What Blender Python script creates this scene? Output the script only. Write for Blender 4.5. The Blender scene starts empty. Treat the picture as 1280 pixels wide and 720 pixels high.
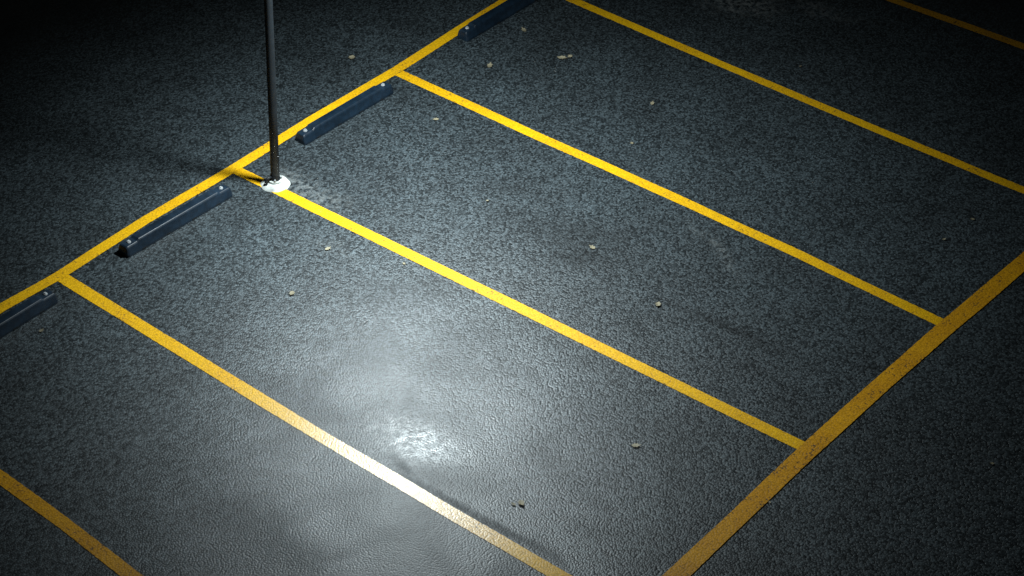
import bpy, bmesh, math, random
from mathutils import Vector, Matrix, noise
random.seed(7)
sc=bpy.context.scene
COL=sc.collection

def link(ob,parent=None):
    COL.objects.link(ob)
    if parent: ob.parent=parent
    return ob
def mesh_obj(name,bm,mat,parent=None,smooth=False):
    me=bpy.data.meshes.new(name); bm.to_mesh(me); bm.free()
    if mat: me.materials.append(mat)
    if smooth:
        for p in me.polygons: p.use_smooth=True
    return link(bpy.data.objects.new(name,me),parent)

# ---------------------------------------------------------------- node helper
class N:
    def __init__(s,mat):
        mat.use_nodes=True; s.t=mat.node_tree; s.t.nodes.clear()
    def n(s,typ,ins=None,**kw):
        nd=s.t.nodes.new(typ)
        for k,v in kw.items(): setattr(nd,k,v)
        for k,v in (ins or {}).items():
            if isinstance(v,bpy.types.NodeSocket): s.t.links.new(v,nd.inputs[k])
            else: nd.inputs[k].default_value=v
        return nd
    def math(s,op,a,b=0.0,clamp=False):
        return s.n('ShaderNodeMath',{0:a,1:b},operation=op,use_clamp=clamp).outputs[0]
    def noise(s,vec,scale,detail=4,rough=.55,dist=0.0):
        return s.n('ShaderNodeTexNoise',{'Vector':vec,'Scale':scale,'Detail':detail,'Roughness':rough,'Distortion':dist}).outputs['Fac']
    def rng(s,v,a,b,c=0.0,d=1.0,smooth=False):
        return s.n('ShaderNodeMapRange',{'Value':v,'From Min':a,'From Max':b,'To Min':c,'To Max':d},
                   interpolation_type='SMOOTHSTEP' if smooth else 'LINEAR').outputs[0]
    def mix(s,f,a,b):
        nd=s.t.nodes.new('ShaderNodeMix'); nd.data_type='RGBA'
        for i,v in ((0,f),(6,a),(7,b)):
            if isinstance(v,bpy.types.NodeSocket): s.t.links.new(v,nd.inputs[i])
            else: nd.inputs[i].default_value=v
        return nd.outputs[2]
    def blob(s,pos,cx,cy,rx,ry,ang=0.0,edge=.35):
        """soft elliptical patch on the pavement (metres)"""
        m=s.n('ShaderNodeMapping',{'Vector':pos,'Location':(cx,cy,0),'Rotation':(0,0,math.radians(ang)),'Scale':(rx,ry,1)},vector_type='TEXTURE').outputs[0]
        l=s.n('ShaderNodeVectorMath',{0:m},operation='LENGTH').outputs['Value']
        return s.rng(l,edge,1.0,1.0,0.0,True)
    def mx(g,*l):
        r=l[0]
        for x in l[1:]: r=g.math('MAXIMUM',r,x)
        return r

def c3(r,g,b): return (r,g,b,1)

def pavement_nodes(g):
    gp=g.n('ShaderNodeNewGeometry').outputs['Position']
    pos=g.n('ShaderNodeVectorMath',{0:gp,1:(1,1,0)},operation='MULTIPLY').outputs[0]
    vo=g.n('ShaderNodeTexVoronoi',{'Vector':pos,'Scale':47.0,'Randomness':1.0},feature='F1',voronoi_dimensions='2D')
    cell=g.n('ShaderNodeSeparateColor',{0:vo.outputs['Color']}).outputs[0]
    h=g.math('ADD',g.math('MULTIPLY',g.math('SUBTRACT',1.0,vo.outputs['Distance']),.9),g.math('MULTIPLY',cell,.45))
    return pos,h,cell      # h about .4 .. 1.3

def asphalt_tone(g,pos,cell,h):
    t=g.n('ShaderNodeTexNoise',{'Vector':pos,'Scale':1.25,'Detail':6,'Roughness':.62,'Distortion':.5},noise_dimensions='2D')
    mid=t.outputs['Fac']; midc=t.outputs['Color']
    big=g.n('ShaderNodeTexNoise',{'Vector':pos,'Scale':.25,'Detail':1},noise_dimensions='2D').outputs['Fac']
    fine=g.n('ShaderNodeTexNoise',{'Vector':pos,'Scale':12,'Detail':3,'Roughness':.65},noise_dimensions='2D').outputs['Fac']
    v=g.math('MULTIPLY',g.rng(big,.3,.7,.85,1.15),g.rng(mid,.3,.7,.78,1.22))
    v=g.math('MULTIPLY',v,g.rng(fine,.3,.7,.85,1.15))
    v=g.math('MULTIPLY',v,g.rng(cell,0,1,.4,1.75))
    v=g.math('MULTIPLY',v,g.rng(h,.6,1.2,.6,1.3))
    return v,mid,midc,fine

def polish_mask(g,wp,mid,fine):
    """part of the bay where tyres have polished the binder smooth"""
    pol=g.mx(g.math('MULTIPLY',g.blob(wp,3.12,-4.8,.40,1.0,12,.15),1.0),
           g.math('MULTIPLY',g.blob(wp,3.35,-3.9,.40,.7,12,.0),.25))
    pol=g.math('MULTIPLY',pol,g.rng(fine,.40,.60,.35,1.0))
    return g.math('MULTIPLY',pol,g.rng(mid,.36,.52,.45,1.0))

# ---------------------------------------------------------------- asphalt
def mat_asphalt():
    m=bpy.data.materials.new('asphalt'); g=N(m)
    pos,h,cell=pavement_nodes(g)
    v,mid,midc,fine=asphalt_tone(g,pos,cell,h)
    w=g.n('ShaderNodeVectorMath',{0:midc,1:(.5,.5,.5)},operation='SUBTRACT').outputs[0]
    wp=g.n('ShaderNodeVectorMath',{0:w,1:(.7,.7,0),2:pos},operation='MULTIPLY_ADD').outputs[0]
    w2=g.n('ShaderNodeVectorMath',{0:w,1:(.18,.3,0),2:pos},operation='MULTIPLY_ADD').outputs[0]
    mx=g.mx
    dark_marks=mx(g.math('MULTIPLY',g.blob(w2,6.58,-6.2,.13,1.35,3,.0),1.0),  # long narrow dark streak, darker tone running down the bay
           g.math('MULTIPLY',g.blob(w2,2.66,-6.05,.09,1.45,1,.2),.7),  # narrow dark streak beside the bay line
           g.math('MULTIPLY',g.blob(w2,2.76,-5.0,.11,.28,-20,.0),.6),  # dark spot at the head of that streak
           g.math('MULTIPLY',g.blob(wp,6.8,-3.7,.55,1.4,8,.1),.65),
           g.math('MULTIPLY',g.blob(wp,6.5,-4.15,.28,.45,20,.0),1.0),  # oil spot
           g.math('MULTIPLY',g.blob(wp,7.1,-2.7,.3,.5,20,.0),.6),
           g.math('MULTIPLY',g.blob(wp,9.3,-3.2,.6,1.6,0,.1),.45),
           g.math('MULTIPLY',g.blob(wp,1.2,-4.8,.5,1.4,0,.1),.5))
    dark_marks=g.math('MULTIPLY',dark_marks,g.rng(fine,.3,.62,.5,1.0))
    dust=mx(g.math('MULTIPLY',g.blob(wp,5.55,-1.0,.34,.8,-5,.0),.85),
            g.math('MULTIPLY',g.blob(wp,12.15,-2.35,.42,.85,20,.0),1.0),
            g.math('MULTIPLY',g.blob(wp,12.7,-3.2,.25,.9,10,.0),.5),
            g.math('MULTIPLY',g.blob(wp,4.95,-2.0,.2,.5,0,.0),.35),
            g.math('MULTIPLY',g.blob(wp,7.6,-5.2,.15,.9,-25,.0),.4),
            g.math('MULTIPLY',g.blob(wp,3.1,-4.8,.38,.9,15,.0),.8))
    dust=g.math('MULTIPLY',dust,g.rng(fine,.42,.60,.0,1.0))
    v=g.math('MULTIPLY',v,g.rng(dark_marks,0,1,1.0,.35))
    col=g.n('ShaderNodeVectorMath',{0:(.0255,.034,.0385),'Scale':v},operation='SCALE').outputs[0]
    col=g.mix(g.math('MULTIPLY',dust,.6),col,c3(.20,.21,.205))
    pol=polish_mask(g,wp,mid,fine)
    ro=g.rng(mid,.3,.7,.50,.45)
    ro=g.math('SUBTRACT',ro,g.math('MULTIPLY',pol,.15))
    ro=g.math('ADD',ro,g.math('MULTIPLY',dark_marks,.14))
    ro=g.math('ADD',ro,g.rng(cell,0,1,-.06,.06))
    bs=g.math('SUBTRACT',.62,g.math('MULTIPLY',pol,.2))
    bump=g.n('ShaderNodeBump',{'Strength':bs,'Distance':.0055,'Height':h}).outputs[0]
    sl=g.rng(mid,.3,.7,.62,.78)
    sl=g.math('MULTIPLY',sl,g.rng(cell,0,1,.7,1.25))
    sl=g.math('MULTIPLY',sl,g.rng(dark_marks,0,1,1,.4))
    b=g.n('ShaderNodeBsdfPrincipled',{'Base Color':col,'Roughness':ro,'Normal':bump,'Specular IOR Level':sl})
    g.n('ShaderNodeOutputMaterial',{'Surface':b.outputs[0]})
    return m

def mat_paint(name,ca,cb,wear=.5):
    m=bpy.data.materials.new(name); g=N(m)
    pos,h,cell=pavement_nodes(g)
    v,mid,midc,fine=asphalt_tone(g,pos,cell,h)
    asp=g.n('ShaderNodeVectorMath',{0:(.04,.048,.05),'Scale':v},operation='SCALE').outputs[0]
    p=g.mix(g.rng(mid,.35,.68),c3(*ca),c3(*cb))
    p=g.n('ShaderNodeVectorMath',{0:p,'Scale':g.rng(h,.6,1.2,.72,1.06)},operation='SCALE').outputs[0]
    w=g.math('ADD',g.math('MULTIPLY',fine,.45),g.math('ADD',g.math('MULTIPLY',mid,.35),g.math('MULTIPLY',g.math('SUBTRACT',1.3,h),.3)))
    w=g.rng(w,.70-.14*wear,.82-.12*wear,0,1,True)
    col=g.mix(g.math('MULTIPLY',w,.8),p,asp)
    bump=g.n('ShaderNodeBump',{'Strength':.45,'Distance':.005,'Height':h}).outputs[0]
    pol=g.blob(pos,2.6,-4.8,1.4,2.6,0,.1)
    ro=g.math('SUBTRACT',g.rng(fine,.3,.7,.44,.52),g.math('MULTIPLY',pol,.13))
    sl=g.rng(pol,0,1,.35,1.0)
    b=g.n('ShaderNodeBsdfPrincipled',{'Base Color':col,'Roughness':ro,'Normal':bump,'Specular IOR Level':sl})
    g.n('ShaderNodeOutputMaterial',{'Surface':b.outputs[0]})
    return m

def mat_simple(name,col,rough=.5,metal=0.,var=.3,scale=20,bump=.3,emit=None):
    m=bpy.data.materials.new(name); g=N(m)
    tc=g.n('ShaderNodeTexCoord').outputs['Object']
    a=g.noise(tc,scale,5,.6); b_=g.noise(tc,scale*.2,4,.6)
    f=g.math('MULTIPLY',g.rng(a,.3,.7,1-var,1+var),g.rng(b_,.3,.7,1-var,1+var))
    c=g.n('ShaderNodeVectorMath',{0:col,'Scale':f},operation='SCALE').outputs[0]
    bp=g.n('ShaderNodeBump',{'Strength':bump,'Distance':.003,'Height':a}).outputs[0]
    ins={'Base Color':c,'Roughness':g.rng(b_,.3,.7,rough-.08,rough+.1),'Metallic':metal,'Normal':bp}
    if emit: ins['Emission Color']=c3(*emit[0]); ins['Emission Strength']=emit[1]
    b=g.n('ShaderNodeBsdfPrincipled',ins)
    g.n('ShaderNodeOutputMaterial',{'Surface':b.outputs[0]})
    return m

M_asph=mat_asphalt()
M_yel=mat_paint('yellow_line_paint',(.84,.46,.004),(.78,.40,.004),.05)
M_org=mat_paint('dim_yellow_line_paint',(.72,.345,.008),(.58,.26,.008),.35)  # same yellow, falloff away from the lamp put into the colour; more wear
M_rub=mat_simple('wheel_stop_rubber',(.004,.013,.025),.46,0,.35,14,.5)
M_bolt=mat_simple('bolt_cap',(.38,.40,.41),.4,.2,.2,60,.2)
M_pole=mat_simple('pole_dark_paint',(.004,.007,.010),.6,.0,.25,12,.3)
M_foot=mat_simple('painted_footing',(.46,.48,.45),.65,0,.35,22,.8)
M_leaf=mat_simple('dry_leaf',(.23,.20,.13),.6,0,.45,9,.3)
M_grit=mat_simple('grit',(.10,.10,.095),.7,0,.5,3,.3)
M_lens=mat_simple('lamp_lens',(.8,.8,.8),.3,0,.05,5,.0,((.86,.97,1.),12))

# ---------------------------------------------------------------- ground
bm=bmesh.new()
xs=[-300,-60,-12,0,8,16,30,80,300]
vs=[[bm.verts.new((x,y,0)) for x in xs] for y in xs]
for j in range(len(xs)-1):
    for i in range(len(xs)-1):
        bm.faces.new((vs[j][i],vs[j][i+1],vs[j+1][i+1],vs[j+1][i]))
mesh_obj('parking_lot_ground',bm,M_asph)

# ---------------------------------------------------------------- painted lines
def strip(name,pts,width,z,mat,seed):
    bm=bmesh.new(); P=[Vector((x,y,0)) for x,y in pts]
    row=[]
    s=0
    for a,b in zip(P[:-1],P[1:]):
        L=(b-a).length; n=max(2,int(L/.02)); d=(b-a)/L; nr=Vector((-d.y,d.x,0))
        for i in range(n+(1 if b is P[-1] else 0)):
            p=a+d*(L*i/n); t=s+L*i/n
            e1=noise.noise((t*18,seed,0))*.005+noise.noise((t*1.1,seed,3))*.008
            e2=noise.noise((t*18,seed,7))*.005+noise.noise((t*1.1,seed,9))*.008
            row.append((bm.verts.new(p+nr*(width/2+e1)+Vector((0,0,z))),bm.verts.new(p-nr*(width/2+e2)+Vector((0,0,z)))))
        s+=L
    for (a,b),(c,d) in zip(row[:-1],row[1:]): bm.faces.new((a,b,d,c))
    ob=mesh_obj(name,bm,mat)
    if ob.data.polygons[0].normal.z<0: ob.data.flip_normals()
    return ob
strip('parking_line',[(-9,.03),(-2,.0),(1.9,.02),(2.68,-.02),(3.98,.02),(5.35,-.01),(6.68,.01),(8.13,-.02),(9.22,.01),(10.3,.03),(16,.05),(30,.05)],.145,.008,M_yel,1)
strip('parking_line',[(-9,-8.0),(0,-8.0),(3.24,-8.0),(4.34,-7.97),(5.49,-7.94),(6.77,-7.93),(8.08,-7.94),(9.59,-7.97),(16,-8.0),(30,-8.)],.20,.008,M_org,2)
strip('parking_line',[(-2.75,.0),(-2.8,-7.95)],.13,.004,M_yel,13)
strip('parking_line',[(.12,0),(.10,-2.07),(.05,-3.06),(-.03,-4.09),(-.08,-8.)],.15,.004,M_org,3)
strip('parking_line',[(2.68,0),(2.61,-2.16),(2.55,-4.06),(2.53,-5.66),(2.52,-7.16),(2.52,-7.98)],.155,.004,M_yel,4)
strip('parking_line',[(5.35,0),(5.39,-1.97),(5.43,-4.14),(5.46,-6.06),(5.49,-7.93)],.145,.004,M_yel,5)
strip('parking_line',[(8.12,0),(8.12,-2.14),(8.14,-4.25),(8.13,-6.),(8.08,-7.93)],.14,.004,M_yel,6)
strip('parking_line',[(10.87,0),(10.85,-.61),(10.8,-2.99),(10.78,-5.33),(10.79,-7.96)],.13,.004,M_yel,7)
strip('parking_line',[(13.4,0),(13.46,-3.78),(13.5,-4.76),(13.6,-7.97)],.13,.004,M_org,8)
strip('parking_line',[(16.2,0),(16.3,-7.97)],.13,.004,M_org,9)

# ---------------------------------------------------------------- wheel stops
def wheel_stop(cx,cy,L,rot=0.0):
    e=bpy.data.objects.new('wheel_stop',None); link(e); e.location=(cx,cy,0); e.rotation_euler=(0,0,math.radians(rot))
    bm=bmesh.new(); H=.145
    h=L/2
    secs=[(-h,.06,.078,.064),(-h+.012,.112,.086,.062),(-h+.03,.124,.0925,.062),(-h+.17,.126,.0925,.062),(-h+.20,H,.0925,.058),
          (h-.20,H,.0925,.058),(h-.17,.126,.0925,.062),(h-.03,.124,.0925,.062),(h-.012,.112,.086,.062),(h,.06,.078,.064)]
    rings=[]
    for x,z,wb,wt in secs:
        pr=[(-wb,0),(-wb,.03),(-wt-.006,z-.018),(-wt+.008,z),(wt-.008,z),(wt+.006,z-.018),(wb,.03),(wb,0)]
        rings.append([bm.verts.new((x,y,zz)) for y,zz in pr])
    k=len(rings[0])
    for a,b in zip(rings[:-1],rings[1:]):
        for i in range(k):
            bm.faces.new((a[i],b[i],b[(i+1)%k],a[(i+1)%k]))
    bm.faces.new(rings[0]); bm.faces.new(rings[-1][::-1])
    bmesh.ops.recalc_face_normals(bm,faces=bm.faces)
    body=mesh_obj('body',bm,M_rub,e)
    md=body.modifiers.new('b','BEVEL'); md.width=.005; md.segments=2; md.limit_method='ANGLE'; md.angle_limit=.35
    for k_,x in enumerate((-h+.10,h-.10)):
        bm=bmesh.new()
        bmesh.ops.create_cone(bm,cap_ends=True,segments=20,radius1=.026,radius2=.020,depth=.012,matrix=Matrix.Translation((x,0,.131)))
        bmesh.ops.create_cone(bm,cap_ends=True,segments=6,radius1=.012,radius2=.011,depth=.012,matrix=Matrix.Translation((x,0,.142)))
        mesh_obj('bolt_%d'%(k_+1),bm,M_bolt,e)
    bm=bmesh.new()
    for x in (-.35*L,-.12*L,.12*L,.35*L):
        bmesh.ops.create_cube(bm,size=1,matrix=Matrix.Translation((x,-.0895,.014))@Matrix.Diagonal((.06,.01,.022,1)))
    mesh_obj('foot_pads',bm,M_pole,e)
    return e
wheel_stop(4.17,-.295,1.58,-1.5)
wheel_stop(6.99,-.24,1.52,-1.2)
wheel_stop(9.98,-.18,1.55,-1)
wheel_stop(1.56,-.29,1.60,.0)
wheel_stop(12.3,-.2,1.55,1)
wheel_stop(-1.3,-.3,1.55,-1)
wheel_stop(15.0,-.25,1.55,0)

# ---------------------------------------------------------------- street lamp
PX,PY=5.44,-.60
H=4.8
HX,HY=6.0,-2.05
LEAN=Vector((.64,-.77,0))*.031      # the post leans a little
lamp=bpy.data.objects.new('street_lamp',None); link(lamp); lamp.location=(PX,PY,0)
def tube(pts,radii,seg=20):
    bm=bmesh.new(); P=[Vector(p) for p in pts]; rings=[]
    for i,p in enumerate(P):
        d=(P[min(i+1,len(P)-1)]-P[max(i-1,0)]).normalized()
        ax=d.cross(Vector((-.94,-.34,0))).normalized(); bx=d.cross(ax)
        rings.append([bm.verts.new(p+(ax*math.cos(t)+bx*math.sin(t))*radii[i]) for t in [2*math.pi*j/seg for j in range(seg)]])
    for a,b in zip(rings[:-1],rings[1:]):
        for i in range(seg): bm.faces.new((a[i],a[(i+1)%seg],b[(i+1)%seg],b[i]))
    bm.faces.new(rings[0]); bm.faces.new(rings[-1][::-1])
    bmesh.ops.recalc_face_normals(bm,faces=bm.faces)
    return bm
top=LEAN*H
dirv=Vector((HX-PX,HY-PY,0))-top; AL=dirv.length; dirv.normalize()
pts=[tuple(LEAN*z+Vector((0,0,z))) for z in (.03,1,2.5,H-.45)]; rad=[.052,.050,.047,.044]
for i in range(1,9):
    t=i/8*math.pi/2; z=H-.45+.45*math.sin(t)
    pts.append(tuple(LEAN*z+dirv*(.45*(1-math.cos(t)))+Vector((0,0,z)))); rad.append(.042-.001*i)
pts.append(tuple(top+dirv*(AL-.25)+Vector((0,0,H+.03)))); rad.append(.03)
mesh_obj('pole',tube(pts,rad),M_pole,lamp,True)
bm=bmesh.new(); seg=40
prof=[(.170,.0),(.160,.014),(.140,.028),(.110,.042),(.085,.050),(.06,.055)]
rings=[]
for r,z in prof:
    ring=[]
    for j in range(seg):
        t=2*math.pi*j/seg; c,s_=math.cos(t),math.sin(t)
        rr=r*(1+.10*noise.noise((c*1.7,s_*1.7,2.+z*5)))
        ring.append(bm.verts.new((rr*c,rr*s_,z+.004*noise.noise((c*4,s_*4,r*20)))))
    rings.append(ring)
for a,b in zip(rings[:-1],rings[1:]):
    for i in range(seg): bm.faces.new((a[i],a[(i+1)%seg],b[(i+1)%seg],b[i]))
bm.faces.new(rings[-1])
mesh_obj('footing',bm,M_foot,lamp,True)
bm=bmesh.new()
bmesh.ops.create_cone(bm,cap_ends=True,segments=24,radius1=.085,radius2=.08,depth=.014,matrix=Matrix.Translation((0,0,.067)))
mesh_obj('base_flange',bm,M_foot,lamp)
bm=bmesh.new()
bmesh.ops.create_cone(bm,cap_ends=True,segments=24,radius1=.062,radius2=.055,depth=.06,matrix=Matrix.Translation((0,0,.10)))
mesh_obj('collar',bm,M_pole,lamp)
bm=bmesh.new()
for j in range(4):
    t=math.pi/4+j*math.pi/2
    bmesh.ops.create_cone(bm,cap_ends=True,segments=6,radius1=.011,radius2=.011,depth=.03,matrix=Matrix.Translation((.07*math.cos(t),.07*math.sin(t),.086)))
mesh_obj('anchor_bolts',bm,M_bolt,lamp)
mesh_obj('conduit',tube([(-.115,.03,.0),(-.115,.03,.09),(-.10,.027,.115),(-.05,.012,.12)],[.018]*4,12),M_pole,lamp,True)
ang=math.atan2(dirv.y,dirv.x)
T=Matrix.Translation((HX-PX,HY-PY,H))@Matrix.Rotation(ang,4,'Z')
bm=bmesh.new(); rings=[]
for x,w,z0,z1 in [(-.36,.05,-.0,.07),(-.30,.08,-.02,.09),(-.15,.14,-.03,.11),(.1,.165,-.03,.11),(.28,.15,-.03,.09),(.36,.10,-.02,.06)]:
    rings.append([bm.verts.new(T@Vector((x,y,z))) for y,z in [(-w,z0),(-w,z0+.05),(-w*.6,z1),(w*.6,z1),(w,z0+.05),(w,z0)]])
for a,b in zip(rings[:-1],rings[1:]):
    for i in range(6): bm.faces.new((a[i],b[i],b[(i+1)%6],a[(i+1)%6]))
bm.faces.new(rings[0]); bm.faces.new(rings[-1][::-1])
bmesh.ops.recalc_face_normals(bm,faces=bm.faces)
mesh_obj('lamp_head',bm,M_pole,lamp)
bm=bmesh.new()
bmesh.ops.create_cube(bm,size=1,matrix=T@Matrix.Translation((.06,0,-.038))@Matrix.Diagonal((.40,.22,.012,1)))
mesh_obj('lens',bm,M_lens,lamp)

ld=bpy.data.lights.new('lamp_light','SPOT'); ld.energy=3000; ld.color=(.85,.97,1.0)
ld.spot_size=math.radians(133); ld.spot_blend=1.0; ld.shadow_soft_size=.26
lo=bpy.data.objects.new('lamp_light',ld); link(lo,lamp); lo.location=(HX-PX,HY-PY,H-.32)
# head is canted a few degrees out over the bays
lo.rotation_euler=Vector((-.03,-.17,-1)).to_track_quat('-Z','Y').to_euler()

# ---------------------------------------------------------------- fallen leaves and grit
def leaf(bm,x,y,s,rz,curl):
    out=[(0,-.5),(.16,-.34),(.34,-.12),(.22,.0),(.36,.2),(.14,.24),(0,.55),(-.14,.24),(-.34,.16),(-.22,-.02),(-.33,-.14),(-.15,-.35)]
    c=math.cos(rz); sn=math.sin(rz)
    def tr(u,v):
        z=.012+curl*s*(u*u*1.8+v*v*1.0)+.1*s*v
        u*=s;v*=s
        return (x+u*c-v*sn,y+u*sn+v*c,max(.006,z))
    ctr=bm.verts.new(tr(0,0)); vv=[bm.verts.new(tr(u*random.uniform(.85,1.1),v*random.uniform(.85,1.1))) for u,v in out]
    for i in range(len(vv)): bm.faces.new((ctr,vv[i],vv[(i+1)%len(vv)]))
bm=bmesh.new()
for x,y,s in [(4.06,-2.2,.10),(6.41,-5.36,.10),(3.06,-6.25,.10),(3.0,-6.2,.06),(4.44,-6.58,.10),(6.78,-4.17,.09),(9.66,-1.41,.13),(9.74,-1.47,.09),
     (8.0,.59,.12),(8.95,-.84,.11),(4.9,-1.94,.08),(9.87,-.62,.10),(7.62,-1.13,.08),(9.54,-2.9,.08),(6.46,-9.44,.05),(9.38,-7.08,.05),(5.23,-2.77,.05),(8.7,-3.24,.06),(9.91,-7.12,.06),(1.9,-.62,.07)]:
    leaf(bm,x,y,s,random.uniform(0,6.28),random.uniform(.1,.5))
for _ in range(26):
    leaf(bm,random.uniform(-8,22),random.uniform(-14,9),random.uniform(.02,.045),random.uniform(0,6.28),random.uniform(.1,.6))
mesh_obj('fallen_leaves',bm,M_leaf)
bm=bmesh.new()
def stone(x,y,r):
    mt=Matrix.Translation((x,y,r*.35))@Matrix.Rotation(random.uniform(0,6),4,'Z')@Matrix.Diagonal((r*random.uniform(.7,1.4),r*random.uniform(.6,1),r*.7,1))
    bmesh.ops.create_icosphere(bm,subdivisions=1,radius=1,matrix=mt)
for cx,cy,sx,sy,n in [(6.6,-4.2,.35,.3,40),(4.4,-6.6,.25,.25,14),(3.0,-6.2,.2,.2,12),(5.5,-1.0,.35,.5,30),(6.4,-5.35,.2,.2,12),(12.1,-2.3,.5,.5,25),(9.6,-1.4,.3,.2,10),(5,-3.5,5,4,100),(8,-4,6,5,100)]:
    for _ in range(n): stone(random.gauss(cx,sx),random.gauss(cy,sy),random.choice((.004,.005,.006,.008)))
mesh_obj('gravel_grit',bm,M_grit)

# ---------------------------------------------------------------- night sky
w=bpy.data.worlds.new('World'); sc.world=w; w.use_nodes=True
nt=w.node_tree; bg=nt.nodes['Background']
sky=nt.nodes.new('ShaderNodeTexSky'); sky.sky_type='NISHITA'; sky.sun_disc=False
sky.sun_elevation=math.radians(2.0); sky.sun_rotation=math.radians(200)
nt.links.new(sky.outputs[0],bg.inputs[0]); bg.inputs[1].default_value=.010

# ---------------------------------------------------------------- camera
cd=bpy.data.cameras.new('Camera'); cam=bpy.data.objects.new('Camera',cd); link(cam)
cd.sensor_width=36; cd.lens=36*3006.6/1280; cd.clip_end=2000
R=Matrix(((0.642147,0.464191,-0.61006),(-0.766569,0.384339,-0.514447),(-0.004332,0.798004,0.602637)))
cam.matrix_world=Matrix.Translation((-10.19755,-17.32528,15.65811))@R.to_4x4()
sc.camera=cam
sc.view_settings.view_transform='Standard'; sc.view_settings.look='None'; sc.view_settings.exposure=0
